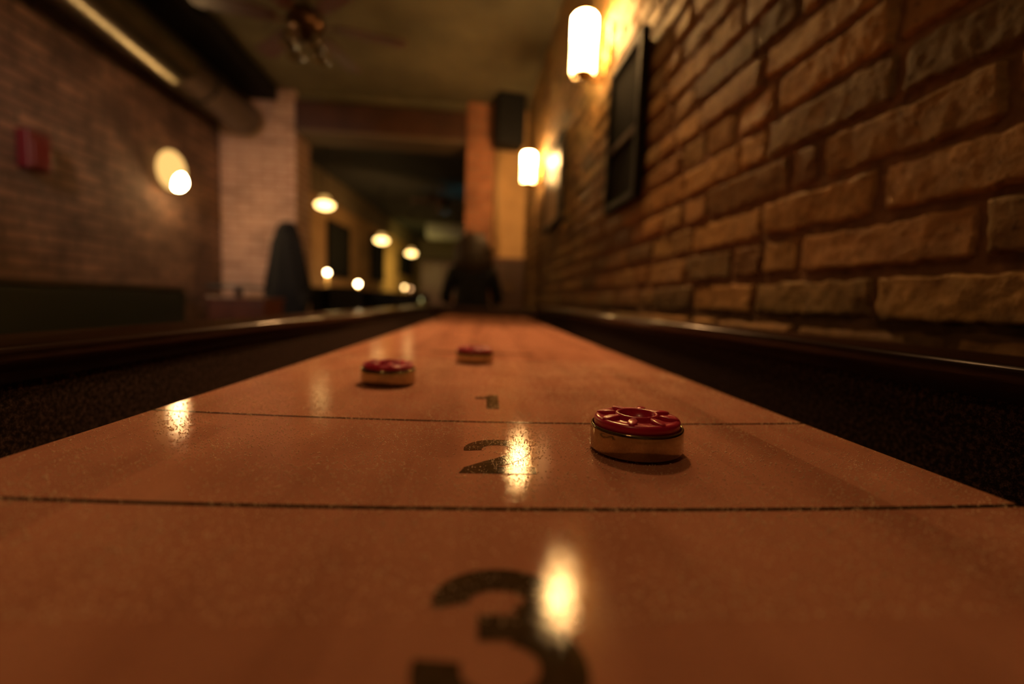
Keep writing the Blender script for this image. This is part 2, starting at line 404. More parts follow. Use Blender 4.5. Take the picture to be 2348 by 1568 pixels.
for s, rt in ((1, RT_R), (-1, RT_L)):
    bm = B(min(s*GI, s*(GI+.03)), max(s*GI, s*(GI+.03)), RE0, RE1, FZ-.09, FZ+rt-.026)
    tag(link('gutter_wall', mesh_of(bm), M['carpet'], T), 'carpeted inner wall of the gutter')
    bm = bmesh.new(); r = .006; zt = FZ+rt; xi = s*(GI-.004); xo = s*RO
    # rail cap: rounded inner and outer edges
    prof = [(xi, zt-.026)] + [(xi+s*(r-r*math.cos(a)), zt-r+r*math.sin(a)) for a in [PI/2*i/6 for i in range(7)]] \
         + [(xo-s*(r-r*math.cos(a)), zt-r+r*math.sin(a)) for a in [PI/2-PI/2*i/6 for i in range(7)]] + [(xo, zt-.035), (xi+s*.03, zt-.035), (xi+s*.03, zt-.026)]
    prism(bm, prof, RE0-.09, RE1+.09)
    ro = link('rail', mesh_of(bm, True), M['rail'], T)
    for p in ro.data.polygons: p.use_smooth = len(p.vertices) == 4
    bm = B(min(s*(GI+.031), s*(RO-.02)), max(s*(GI+.031), s*(RO-.02)), RE0-.05, RE1+.05, FZ-.30, FZ+rt-.036, bev=.004)
    link('side_panel', mesh_of(bm), M['cabinet'], T)
for y, s in ((RE1, 1), (RE0, -1)):
    bm = B(-GI-.02, GI+.02, min(y, y+s*.03), max(y, y+s*.03), FZ-.09, FZ+.02); tag(link('gutter_wall', mesh_of(bm), M['carpet'], T), 'carpeted end wall of the gutter')
    bm = B(-GI+.0045, GI-.0045, min(y-s*.004, y+s*.085), max(y-s*.004, y+s*.085), FZ+.0205, FZ+RT_L-(.002 if s > 0 else .02), bev=.005, seg=3)
    link('end_rail', mesh_of(bm), M['rail'], T)
    bm = B(-GI-.02, GI+.02, min(y+s*.031, y+s*.07), max(y+s*.031, y+s*.07), FZ-.30, FZ+.019, bev=.004); link('end_panel', mesh_of(bm), M['cabinet'], T)
bm = B(-GI-.02, GI+.02, RE0, RE1, FZ-.30, FZ-.118); link('base_box', mesh_of(bm), M['cabinet'], T)
for y in (.35, 2.6):
    for s in (-1, 1):
        bm = bmesh.new(); lathe(bm, [(0, 0), (.05, 0), (.055, .03), (.04, .06), (.05, .25), (.06, .38), (.05, .46), (.05, FZ-.3005), (0, FZ-.3005)], 24, s*.26, y)
        link('leg', mesh_of(bm, True), M['cabinet'], T)

# ------------------------------------------------------------------ wax beads: nobody could count them
def beads():
    rs = np.random.RandomState(5)
    n = 46000
    y = .125 + .62*rs.rand(n*2)**1.15
    x = (rs.rand(n*2)*2-1)*(HW-.002)
    # clump with a coarse noise
    keep = np.array([noise.noise(Vector((a*22, b*22, 3.1)))*.8+.60 > rs.rand() for a, b in zip(x, y)])
    x, y = x[keep][:n], y[keep][:n]
    # many beads sit as close pairs
    k = len(x)//5
    ang = rs.rand(k)*6.28
    x[:k] = x[k:2*k] + .0009*np.cos(ang); y[:k] = y[k:2*k] + .0009*np.sin(ang)
    x = np.clip(x, -HW+.001, HW-.001)
    n = len(x)
    r = .00020 + .00022*rs.rand(n)**2
    bm = bmesh.new(); bmesh.ops.create_icosphere(bm, subdivisions=1, radius=1.0)
    bv = np.array([v.co[:] for v in bm.verts]); bf = np.array([[v.index for v in f.verts] for f in bm.faces]); bm.free()
    z = FZ + CUP*(x/HW)**2 + np.array([sag(q) for q in y]) + r*.75
    V = bv[None]*r[:, None, None] + np.stack([x, y, z], 1)[:, None, :]
    F = bf[None] + (np.arange(n)*len(bv))[:, None, None]
    me = bpy.data.meshes.new('beads'); V = V.reshape(-1, 3); F = F.reshape(-1, 3)
    me.vertices.add(len(V)); me.vertices.foreach_set('co', V.ravel())
    me.loops.add(F.size); me.loops.foreach_set('vertex_index', F.ravel().astype(np.int32))
    me.polygons.add(len(F)); me.polygons.foreach_set('loop_start', (np.arange(len(F))*3).astype(np.int32)); 
    me.polygons.foreach_set('use_smooth', np.ones(len(F), bool))
    me.update(calc_edges=True)
    o = link('shuffleboard_wax', me, M['wax']); o.location = tab(0, 0, 0); o.rotation_euler = (0, 0, -TH)
    tag(o, 'tiny pale wax beads sprinkled over the maple playing surface', 'wax beads', kind='stuff')
beads()

# ------------------------------------------------------------------ pucks
R_P = .02935
def make_puck(label, x, y, rot):
    p = thing('shuffleboard_puck', label, 'puck', (0, 0, 0), rot, 'red capped shuffleboard pucks')
    r = R_P
    bm = bmesh.new()
    lathe(bm, [(0, 0), (r-.0042, 0), (r-.0042, .0014), (r-.0014, .0016), (r-.0004, .0020), (r, .0030), (r, .0156), (r-.0002, .0168), (r-.0007, .0175), (r-.0012, .0176), (r-.0017, .0171), (r-.0020, .0156), (r-.0022, .0136), (0, .0136)], 96)
    o = link('metal_body', mesh_of(bm, True), M['chrome'], p)
    bm = bmesh.new()
    c = r-.0023; ZU = .0016
    lathe(bm, [(0, .0125), (c, .0125), (c, .0190), (c-.0004, .0200), (c-.0013, .0208), (c-.0026, .0211), (c-.0042, .0206), (c-.0055, .0203), (.0145, .0200), (.0139, .0205), (.0136, .0222), (.0132, .0230), (.0125, .0233), (.0117, .0231), (.0113, .0224), (.0112, .0175), (0, .0172)], 96, cz=ZU)
    # ribs of the finger well floor
    for i in range(-5, 6):
        t = i*.0017; L = math.sqrt(max(0, .0100**2-t*t))
        box(bm, t-.0004, t+.0004, -L, L, .0186, .0194)
    o = link('cap', mesh_of(bm, True), M['red'], p)
    tag(o, 'red plastic cap')
    for poly in o.data.polygons: poly.use_smooth = True
    for k in range(8):
        a = k*PI/4
        bm = bmesh.new(); L0, L1, w = .0136, .0260, .0031; n = 26; h0, h1 = .0210, .0245
        base, mid, up = [], [], []
        for i in range(n):
            t = 2*PI*i/n; u = math.cos(t); v = math.sin(t)
            s = 1.0+.22*u
            xx = (L0+L1)/2+u*(L1-L0)/2; yy = v*w*s*.92
            xi = (L0+L1)/2+u*((L1-L0)/2-.0007); yi = yy*.80
            xk = (L0+L1)/2+u*((L1-L0)/2-.0013); yk = yy*.62
            drop = -.0009*max(0, u)
            base.append(bm.verts.new((xx, yy, h0))); mid.append(bm.verts.new((xx, yy, h1-.0007+drop)))
            up.append(bm.verts.new((xi, yi, h1+drop)))
        for A, Bq in ((base, mid), (mid, up)):
            for i in range(n):
                j = (i+1) % n; bm.faces.new((A[i], A[j], Bq[j], Bq[i]))
        # dished top
        cv = bm.verts.new(((L0+L1)/2, 0, h1-.0008))
        for i in range(n): bm.faces.new((up[i], up[(i+1) % n], cv))
        bmesh.ops.rotate(bm, verts=bm.verts, cent=(0, 0, 0), matrix=Matrix.Rotation(a, 3, 'Z'))
        bmesh.ops.recalc_face_normals(bm, faces=bm.faces)
        g = link('grip_petal', mesh_of(bm, True), M['red'], p)
    w = tab(x, y, cz(x, y)+.0003)
    p.location = w
    slope = 2*CUP*x/HW**2
    p.rotation_euler = Matrix.Rotation(-TH, 3, 'Z').to_4x4().to_3x3().to_euler()
    m3 = Matrix.Rotation(-TH, 3, 'Z') @ Matrix.Rotation(-math.atan(slope), 3, 'Y') @ Matrix.Rotation(rot, 3, 'Z')
    p.rotation_euler = m3.to_euler()
    return p
make_puck('nearest red-capped steel puck, sharp in focus at right of the number 2',   .0927, .2860, math.radians(-115.5))
make_puck('middle red-capped puck standing left of centre past the second line', -.1126, .507, .3)
make_puck('farthest and smallest red-capped puck near the middle of the board', -.022, .715, .9)

# ================================================================== RIGHT WALL, real bricks
def brick_wall():
    V, F, MI, TINT = [], [], [], []
    XM = XR
    # mortar bed as a coarse wavy sheet
    ny, nz = 300, 140
    ys = np.linspace(-1.5, YF+.4, ny); zs = np.linspace(0, CEIL, nz)
    base = 0
    for j, z in enumerate(zs):
        for i, y in enumerate(ys):
            V.append((XM-.001+.004*noise.noise(Vector((y*18, z*18, 2))), y, z)); TINT.append((.1, .1, .1, 1))
    for j in range(nz-1):
        for i in range(ny-1):
            a = j*ny+i; F.append((a, a+1, a+ny+1, a+ny)); MI.append(1)
    pal = [(.34, .18, .07), (.37, .20, .08), (.31, .155, .058), (.28, .165, .07), (.36, .18, .075), (.27, .135, .055), (.32, .19, .09)]
    pitch = .0785; h = .066
    z_top0 = EYE+.0645    # joint above course 0
    hand = {0: [.914, .626, .36], 1: [1.23, 1.004, .897, .79, .492, .38], 2: [1.20, .905, .638, .37], 3: [1.13, .836, .757, .478, .36], 4: [1.26, 1.0, .91, .62, .36]}
    k0 = -int((z_top0)/pitch)-1
    k1 = int((CEIL-z_top0)/pitch)+1
    for k in range(k0, k1+1):
        zt = z_top0+k*pitch; zb = zt-pitch
        if zt < .02 or zb > CEIL-.02: continue
        js = sorted(hand.get(k, []))
        if js: start, joints = js[-1], js[:]
        else: start = -1.5+rnd.random()*.2; joints = [start]
        y = joints[-1]
        while y < YF+.4:
            y += .267*(1 if rnd.random() > .40 else .5)*(1+.06*(rnd.random()-.5)); joints.append(y)
        y = joints[0]
        while y > -1.5:
            y -= .267*(1 if rnd.random() > .40 else .5)*(1+.06*(rnd.random()-.5)); joints.insert(0, y)
        for y0, y1 in zip(joints, joints[1:]):
            jt = .006+.003*rnd.random()
            a0, a1 = y0+jt, min(y1-jt, YF+.4); b0, b1 = zb+.005+.004*rnd.random(), zt-.005-.004*rnd.random()
            b1 = min(b1, CEIL-.002); b0 = max(b0, .002)
            if a1-a0 < .02 or b1-b0 < .01 or a0 < -1.45: continue
            yc = (a0+a1)/2; zc = (b0+b1)/2
            if .25 < yc < 1.4 and -.05 < zc-EYE < .75: res = .0038
            elif .2 < yc < 2.6 and zc > .8: res = .008
            elif zc > .7: res = .018
            else: res = .04
            nu = max(3, int((a1-a0)/res)); nv = max(3, int((b1-b0)/res))
            prot = .0095+.007*(rnd.random()-.5); tiltu = (rnd.random()-.5)*.008; tiltv = (rnd.random()-.5)*.006
            seed = rnd.random()*100; c = rnd.choice(pal); c = (c[0], c[1]*1.11, c[2]*.92); s = .70+.42*rnd.random()
            if rnd.random() < .12: s *= .6
            tint = (c[0]*s, c[1]*s, c[2]*s, 1)
            chip = rnd.random() < .5; cu, cv = rnd.choice([0, 1]), rnd.choice([0, 1]); cr = .012+.022*rnd.random()
            base = len(V)
            for j in range(nv+1):
                for i in range(nu+1):
                    u, v = i/nu, j/nv
                    e = min(u*(a1-a0), (1-u)*(a1-a0), v*(b1-b0), (1-v)*(b1-b0))
                    yy, zz = a0+u*(a1-a0), b0+v*(b1-b0)
                    P = Vector((yy*42, zz*42, seed))
                    wob = noise.noise(P)
                    ed = min(1.0, e/.0055); fall = math.sqrt(max(0, 1-(1-ed)**2))
                    d = (prot+tiltu*(u-.5)*2+tiltv*(v-.5)*2)*fall + (.0022*noise.noise(Vector((yy*26, zz*26, seed))) + .0014*noise.noise(Vector((yy*90, zz*90, seed))))*fall
                    if chip:
                        dd = math.hypot((u-cu)*(a1-a0), (v-cv)*(b1-b0)); lim = cr*(1+.5*noise.noise(Vector((yy*120, zz*120, seed))))
                        if dd < lim: d = min(d, .003+.5*(dd/lim)*prot)
                    if e < 1e-6: d = -.006
                    # ragged outline
                    k_ = 1-min(1, e/.018)
                    q1 = noise.noise(Vector((yy*60, zz*60, seed+9)))+.9*noise.noise(Vector((yy*19, zz*19, seed+3))); q2 = noise.noise(Vector((yy*55, zz*55, seed+19)))+.9*noise.noise(Vector((yy*15, zz*15, seed+31)))
                    yy += k_*.0060*q1; zz += k_*.0056*q2
                    V.append((XM-d, yy, zz)); TINT.append(tint)
            for j in range(nv):
                for i in range(nu):
                    a = base+j*(nu+1)+i; F.append((a, a+1, a+nu+2, a+nu+1)); MI.append(0)
    me = bpy.data.meshes.new('brickwall'); me.from_pydata(V, [], F)
    me.polygons.foreach_set('material_index', MI); me.polygons.foreach_set('use_smooth', [True]*len(F))
    ca = me.color_attributes.new('tint', 'FLOAT_COLOR', 'POINT'); ca.data.foreach_set('color', np.array(TINT, dtype=np.float32).ravel())
    me.update()
    o = link('wall_right', me, [M['brick'], M['mortar']]); tag(o, kind='structure')
    # flip so normals face the room
    bm = bmesh.new(); bm.from_mesh(me)
    bmesh.ops.reverse_faces(bm, faces=[f for f in bm.faces if f.normal.x > 0]); bm.to_mesh(me); bm.free()
brick_wall()
def struct(name, bm, m, **k):
    return tag(link(name, mesh_of(bm), m), kind='structure')
struct('wall_right_core', B(XR+.012, XR+.2, -1.5, YB, 0, CEIL), M['mortar'])
struct('wall_left', B(XL-.2, XL, -1.5, YF+.45, 0, CEIL), M['brickL'])
struct('floor', B(-6.0, XR+.2, -1.5, YB, -.1, 0), M['floor'])
struct('ceiling', B(-6.0, XR+.2, -1.7, YF+.45, CEIL, CEIL+.1), M['ceil'])
struct('wall_back', B(XL-.2, XR+.2, -1.7, -1.5, 0, CEIL), M['darkwood'])
# partition: brick pillar, header, brick pier, lit end of the wall
PX = -1.84
struct('wall_partition_left', B(XL, PX, YF, YF+.45, 0, CEIL-.005, bev=.02, seg=3), M['brickP'])
struct('wall_partition_right', B(.22, XR-.005, YF+.12, YF+.40, 0, CEIL-.005), M['plaster'])
struct('wall_pier', B(-.075, .22, YF, YF+.45, 0, CEIL-.005, bev=.008), simpleP := brick_material('pier_brick', (.42, .155, .075), (.34, .125, .06), (.30, .17, .10), mor=.010))
struct('trim_1', B(PX+.002, -.078, YF-.02, YF+.42, EYE+1.70, EYE+1.98, bev=.01), M['beamred'])
struct('wall_over_opening', B(PX+.002, -.078, YF+.05, YF+.40, EYE+1.981, CEIL-.004), M['ceil'])
struct('trim_lit_soffit', B(PX+.003, -.079, YF-.015, YF+.415, EYE+1.662, EYE+1.699, bev=.004), simple('lit_soffit_tone', (.13, .085, .05), .7))  # paler colour stands for the light on the header's underside
# black strip along the ceiling above the duct
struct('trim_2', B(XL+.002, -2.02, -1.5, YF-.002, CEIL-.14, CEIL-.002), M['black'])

# ------------------------------------------------------------------ the far room
def slab(name, p0, p1, z0, z1, t, m):
    p0, p1 = Vector(p0), Vector(p1); d = (p1-p0).normalized(); n = Vector((-d.y, d.x))*t
    bm = bmesh.new(); q = [p0, p1, p1+n, p0+n]
    a = [bm.verts.new((v.x, v.y, z0)) for v in q]; b = [bm.verts.new((v.x, v.y, z1)) for v in q]
    for i in range(4): j = (i+1) % 4; bm.faces.new((a[i], a[j], b[j], b[i]))
    bm.faces.new(a[::-1]); bm.faces.new(b); bmesh.ops.recalc_face_normals(bm, faces=bm.faces)
    return struct(name, bm, m)
slab('wall_far_left', (-2.85, YF+.45), (-1.9, YB), 0, CEIL+.1, .15, M['plaster'])
struct('ceiling_far', B(-3.2, XR+.2, YF+.45, YB, CEIL, CEIL+.1), M['greyceil'])
struct('wall_far_end', B(-3.2, XR+.2, YB, YB+.2, 0, CEIL+.1), M['dimplaster'])
slab('trim_3', (-2.77, YF+.5), (-1.82, YB-.05), CEIL-.42, CEIL-.002, .07, M['dimplaster'])

# ------------------------------------------------------------------ duct
bm = bmesh.new(); cx_, cz_, rr = -2.30, EYE+1.73, .17
n = 40; prof = [(rr*.35, YF-.02), (rr*.75, YF-.05), (rr, YF-.12)]
def ring(r, y): return [bm.verts.new((cx_+r*math.cos(2*PI*i/n), y, cz_+r*math.sin(2*PI*i/n))) for i in range(n)]
yy = YF-.12; R_ = [ring(rr*.5, YF-.04), ring(rr*.85, YF-.06), ring(rr, yy)]
while yy > -1.4:
    yy -= 1.1; R_ += [ring(rr, yy+.02), ring(rr+.002, yy+.015), ring(rr+.002, yy-.015), ring(rr, yy-.02)]
for a, b in zip(R_, R_[1:]):
    for i in range(n): f = bm.faces.new((a[i], a[(i+1) % n], b[(i+1) % n], b[i])); f.smooth = True
bm.faces.new(R_[0]); bm.faces.new(R_[-1][::-1])
bmesh.ops.recalc_face_normals(bm, faces=bm.faces)
d = thing('ventilation_duct', 'round galvanised duct running along the left wall under the ceiling', 'duct', (0, 0, 0))
link('pipe', mesh_of(bm, True), M['duct'], d)
for y in (.6, 2.4, 4.2):
    bm = bmesh.new()
    A = [[bm.verts.new((cx_+(rr+o_)*math.cos(2*PI*i/n), y+w_, cz_+(rr+o_)*math.sin(2*PI*i/n))) for i in range(n)] for o_, w_ in ((.001, -.01), (.004, -.01), (.004, .01), (.001, .01))]
    for a, b in zip(A, A[1:]):
        for i in range(n): bm.faces.new((a[i], a[(i+1) % n], b[(i+1) % n], b[i]))
    tube(bm, (cx_, y, cz_+rr), (cx_, y, CEIL-.14), .006)
    link('hanger_strap', mesh_of(bm), M['black'], d)

# ------------------------------------------------------------------ cylinder sconces on the right wall
def frosted(name, col, core, edge):
    """lit glass: bright in the middle of its height, dimmer towards the caps"""
    m, nt, out = mat(name)
    tc = N(nt, 'ShaderNodeTexCoord'); sx = N(nt, 'ShaderNodeSeparateXYZ'); nt.links.new(tc.outputs['Object'], sx.inputs[0])
    of = N(nt, 'ShaderNodeMath', operation='SUBTRACT'); nt.links.new(sx.outputs['Z'], of.inputs[0]); of.inputs[1].default_value = .075
    ab = N(nt, 'ShaderNodeMath', operation='ABSOLUTE'); nt.links.new(of.outputs[0], ab.inputs[0])
    mr = N(nt, 'ShaderNodeMapRange'); mr.inputs['From Min'].default_value = .015; mr.inputs['From Max'].default_value = .085; mr.interpolation_type = 'SMOOTHSTEP'
    mr.inputs['To Min'].default_value = core; mr.inputs['To Max'].default_value = edge; nt.links.new(ab.outputs[0], mr.inputs['Value'])
    e = N(nt, 'ShaderNodeEmission'); e.inputs['Color'].default_value = rgba(col); nt.links.new(mr.outputs[0], e.inputs['Strength'])
    nt.links.new(e.outputs[0], out.inputs[0]); return m
M['lit1'] = frosted('lit_glass_sconce', (1, .54, .18), 250, 42)
def sconce(label, x, y, z):
    s = thing('wall_sconce', label, 'wall lamp', (x, y, z), 0, 'cylinder sconces on the brick wall')
    bm = bmesh.new(); lathe(bm, [(.046, -.12), (.053, -.112), (.053, .112), (.046, .12)], 40); link('glass_shade', mesh_of(bm, True), M['lit1'], s)
    bm = bmesh.new(); lathe(bm, [(0, .121), (.050, .121), (.050, .128), (.03, .136), (0, .138)], 40); link('top_cap', mesh_of(bm, True), M['brass'], s)
    bm = bmesh.new(); lathe(bm, [(0, -.121), (.048, -.121), (.048, -.126), (.02, -.132), (.012, -.150), (0, -.155)], 40); link('bottom_cap', mesh_of(bm, True), M['brass'], s)
    bm = bmesh.new(); box(bm, XR-x-.032, XR-x-.014, -.05, .05, -.09, .09, bev=.006); link('wall_plate', mesh_of(bm), M['brass'], s)
    bm = bmesh.new(); tube(bm, (XR-x-.03, 0, .0), (XR-x-.03, 0, -.147), .007); tube(bm, (XR-x-.03, 0, -.145), (0, 0, -.145), .007); link('arm', mesh_of(bm), M['brass'], s)
    return s
sconce('nearest glowing cylinder sconce high on the right brick wall', .47, 2.09, EYE+1.135)
sconce('farther glowing cylinder sconce on the right brick wall near the pier', .47, 4.00, EYE+1.14)

# ------------------------------------------------------------------ left wall sconce: half shell shade and bare bulb
s = thing('wall_sconce', 'round glowing shell sconce on the dark left brick wall', 'wall lamp', (XL, 4.22, EYE+.965))
bm = bmesh.new()
blob(bm, (.07, 0, .03), (.085, .145, .165), 28, 18); link('shell_shade', mesh_of(bm, True), emit('lit_shell', (1, .55, .16), 1.25), s)
bm = bmesh.new(); blob(bm, (.115, .0, -.055), (.062, .070, .075), 20, 14); tag(link('bulb', mesh_of(bm, True), emit('bulb_glow', (1, .60, .24), 130), s), 'white hot bulb below the shell')
bm = bmesh.new(); tube(bm, (0, 0, -.05), (.02, 0, -.05), .05, n=24); link('wall_plate', mesh_of(bm), M['brass'], s)

# ------------------------------------------------------------------ dark framed panels on the right wall
def framed(label, y0, y1, z0, z1, split, glass, group=None):
    f = thing('picture_frame', label, 'framed picture', (XR-.02, (y0+y1)/2, (z0+z1)/2))
    hy, hz = (y1-y0)/2, (z1-z0)/2
    bm = bmesh.new(); w = .028
    for a in ((-hy, -hy+w, -hz, hz), (hy-w, hy, -hz, hz), (-hy+w, hy-w, -hz, -hz+w), (-hy+w, hy-w, hz-w, hz)):
        box(bm, -.030, .001, a[0], a[1], a[2], a[3], bev=.004)
    link('frame', mesh_of(bm), M['black'], f)
    if split is None:
        link('picture', mesh_of(B(-.018, -.006, -hy+w, hy-w, -hz+w, hz-w)), glass, f)
    else:
        sp = split-(z0+z1)/2
        link('divider', mesh_of(B(-.026, -.004, -hy+w, hy-w, sp-.012, sp+.012, bev=.003)), M['darkwood'], f)
        link('picture', mesh_of(B(-.018, -.006, -hy+w, hy-w, sp+.012, hz-w)), glass, f)
        link('picture', mesh_of(B(-.018, -.006, -hy+w, hy-w, -hz+w, sp-.012)), glass, f)
    return f
framed('tall dark two-part framed panel on the brick wall below the near sconce', 1.57, 1.93, EYE+.375, EYE+.94, EYE+.62, simple('olive_print', (.006, .005, .003), 1.0, var=.3, scale=8, spec=.1))
framed('narrow dark framed picture with brownish middle on brick wall before far sconce', 2.97, 3.62, EYE+.53, EYE+1.10, None, simple('brown_print', (.22, .13, .055), .4, var=.3, scale=8))

# red box on the left wall
rb = thing('alarm_box', 'small dark red box fixed to the left brick wall', 'alarm box', (XL, 3.02, EYE+.775))
link('housing', mesh_of(B(0, .07, -.075, .075, -.11, .11, bev=.008)), simple('dull_red', (.11, .004, .007), .5), rb)
link('cover', mesh_of(B(.0702, .08, -.058, .058, -.09, .05, bev=.003)), simple('dull_red_cover', (.12, .005, .008), .35), rb)

# ------------------------------------------------------------------ speaker hanging by the pier
sp = thing('loudspeaker', 'black loudspeaker mounted high in the corner above the brick pier', 'loudspeaker', (.36, YF-.17, EYE+1.86), math.radians(8))
link('cabinet', mesh_of(B(-.15, .15, -.12, .13, -.26, .26, bev=.02, seg=3)), M['black'], sp)
bm = bmesh.new(); box(bm, -.13, .13, -.127, -.1205, -.24, .24, bev=.002); link('grille', mesh_of(bm), M['blackc'], sp)
bm = bmesh.new(); box(bm, -.30, .0, -.02, .06, .262, .30, bev=.004); tube(bm, (0, .02, .262), (0, .02, .235+.0), .02); link('bracket', mesh_of(bm), M['black'], sp)

# ------------------------------------------------------------------ pipes and a dark shelf at the lit end of the wall
for x, lab in ((.275, 'thin pale vertical pipe next to the brick pier'),):
    bm = bmesh.new(); tube(bm, (x, YF+.075, EYE+.46), (x, YF+.075, CEIL-.002), .035, n=20)
    tag(link('wall_pipe', mesh_of(bm), simple('ochre_pipe', (.50, .32, .15), .6)), lab, 'pipe')
sh = thing('wall_cabinet', 'dark wooden cabinet standing against the lit end wall behind table', 'cabinet', (.41, YF-.06, 0))
link('body', mesh_of(B(-.16, .165, -.16, .15, 0, EYE+.42, bev=.005)), simple('brown_cabinet', (.055, .020, .009), .5), sh)
link('top', mesh_of(B(-.18, .17, -.18, .15, EYE+.4205, EYE+.455, bev=.006)), M['wood'], sh)
for a, b in ((-.15, 0), (.005, .155)):
    dr = link('door', mesh_of(B(a, b, -.178, -.1605, .06, EYE+.38, bev=.004)), sh.children[0].data.materials[0], sh)
    bm = bmesh.new(); tube(bm, (b-.02 if a < 0 else a+.02, -.19, .95), (b-.02 if a < 0 else a+.02, -.19, 1.07), .005); link('handle', mesh_of(bm), M['brass'], dr)

# ------------------------------------------------------------------ ceiling fans
def fan(label, x, y, zh, rb, off, nb=6, tilt=0.0):
    f = thing('ceiling_fan', label, 'ceiling fan', (x, y, zh), off, 'ceiling fans')
    bm = bmesh.new(); lathe(bm, [(0, .09), (.05, .09), (.10, .07), (.12, .03), (.12, -.02), (.08, -.05), (.03, -.06), (0, -.06)], 32); link('motor_housing', mesh_of(bm, True), M['bronze'], f)
    bm = bmesh.new(); tube(bm, (0, 0, .09), (0, 0, CEIL-zh-.04), .012); lathe(bm, [(0, CEIL-zh-.06), (.03, CEIL-zh-.06), (.06, CEIL-zh-.004), (0, CEIL-zh-.004)], 24); link('down_rod', mesh_of(bm), M['bronze'], f)
    for k in range(nb):
        a = 2*PI*k/nb
        bm = bmesh.new()
        outl = [(.18, -.045), (.30, -.062), (rb-.05, -.072), (rb-.01, -.05), (rb, 0), (rb-.01, .05), (rb-.05, .072), (.30, .062), (.18, .045)]
        up = [bm.verts.new((px, py, .010+py*.16)) for px, py in outl]; lo = [bm.verts.new((px, py, .002+py*.16)) for px, py in outl]
        bm.faces.new(up); bm.faces.new(lo[::-1])
        for i in range(len(outl)): j = (i+1) % len(outl); bm.faces.new((up[i], lo[i], lo[j], up[j]))
        bmesh.ops.rotate(bm, verts=bm.verts, cent=(0, 0, 0), matrix=Matrix.Rotation(a, 3, 'Z'))
        bl = link('blade', mesh_of(bm), simpleF, f)
        bm = bmesh.new(); box(bm, .10, .22, -.018, .018, -.010, -.002, bev=.002)
        bmesh.ops.rotate(bm, verts=bm.verts, cent=(0, 0, 0), matrix=Matrix.Rotation(a, 3, 'Z')); link('blade_iron', mesh_of(bm), M['bronze'], bl)
    lk = link('light_kit', mesh_of(_kit_hub()), M['bronze'], f)
    for k in range(4):
        a = 2*PI*k/4+.6
        bm = bmesh.new(); c = Vector((.12*math.cos(a), .12*math.sin(a), -.14)); lathe(bm, [(.018, .045), (.03, .02), (.05, -.02), (.062, -.05), (.058, -.05), (.045, -.02), (.02, .03)], 24, c.x, c.y, c.z)
        link('glass_shade', mesh_of(bm, True), simpleG, lk)
    return f
def _kit_hub():
    bm = bmesh.new(); lathe(bm, [(0, -.061), (.05, -.061), (.055, -.09), (.02, -.12), (0, -.125)], 24)
    for k in range(4):
        a = 2*PI*k/4+.6; tube(bm, (.03*math.cos(a), .03*math.sin(a), -.085), (.12*math.cos(a), .12*math.sin(a), -.096), .007)
    return bm
simpleF = simple('fan_blade_wood', (.060, .011, .009), .4, var=.2, scale=9)
simpleG = simple('unlit_fan_glass', (.10, .075, .04), .07, coat=1.0)
fan('large unlit ceiling fan with glass shades hanging over the room at upper left', -1.17, 3.43, EYE+1.84, .68, math.radians(15))
fan('small distant ceiling fan in the far room', -.55, 9.0, EYE+1.83, .62, math.radians(35), 5)

# ------------------------------------------------------------------ pendants of the far room
M['pend'] = emit('lit_opal_glass', (1, .62, .20), 7)
M['pendtop'] = emit('lit_opal_neck', (1, .52, .13), .9)
def pendant(label, x, y, z, s=1.0):
    p = thing('pendant_lamp', label, 'pendant lamp', (x, y, z), 0, 'opal glass pendants in the far room')
    bm = bmesh.new(); lathe(bm, [(0, -.075*s), (.06*s, -.07*s), (.12*s, -.045*s), (.15*s, -.01*s), (.145*s, .02*s), (.10*s, .045*s), (.05*s, .055*s), (0, .055*s)], 32); link('glass_bowl', mesh_of(bm, True), M['pend'], p)
    bm = bmesh.new(); lathe(bm, [(0, .056*s), (.075*s, .056*s), (.085*s, .09*s), (.075*s, .13*s), (.03*s, .15*s), (0, .15*s)], 24); link('glass_neck', mesh_of(bm, True), M['pendtop'], p)
    bm = bmesh.new(); tube(bm, (0, 0, .151*s), (0, 0, CEIL-z-.021), .006); lathe(bm, [(0, CEIL-z-.02), (.05, CEIL-z-.02), (.05, CEIL-z-.002), (0, CEIL-z-.002)], 20); link('rod', mesh_of(bm), M['black'], p)
    return p
pendant('nearest and highest glowing opal pendant just past the brick pillar', -1.81, 5.96, EYE+1.10, .74)
pendant('middle glowing opal pendant of the row in the far room', -1.75, 9.31, EYE+1.10, .88)
pendant('farthest and lowest glowing opal pendant of the row', -1.48, 11.73, EYE+1.10, .85)

# ------------------------------------------------------------------ half-height divider with small globe lamps
dv = thing('bar_counter', 'long black bar counter in the far room beneath the pendants', 'bar counter', (0, 0, 0))
bm = bmesh.new(); A = Vector((-2.05, 6.1)); Bv = Vector((-1.75, 14.2)); 
def strip_box(bm, A, Bv, w, z0, z1):
    d_ = (Bv-A).normalized(); n_ = Vector((-d_.y, d_.x))*w/2
    q = [A-n_, Bv-n_, Bv+n_, A+n_]; a = [bm.verts.new((v.x, v.y, z0)) for v in q]; b = [bm.verts.new((v.x, v.y, z1)) for v in q]
    for i in range(4): j = (i+1) % 4; bm.faces.new((a[i], a[j], b[j], b[i]))
    bm.faces.new(a[::-1]); bm.faces.new(b); bmesh.ops.recalc_face_normals(bm, faces=bm.faces)
strip_box(bm, A, Bv, .30, 0, .93); link('counter_front', mesh_of(bm), M['black'], dv)
bm = bmesh.new(); strip_box(bm, A, Bv, .42, .9305, .97); link('counter_top', mesh_of(bm), M['black'], dv)
M['globe'] = emit('lit_globe', (1, .68, .34), 40)
M['globe2'] = emit('lit_globe_amber', (1, .62, .22), 10)
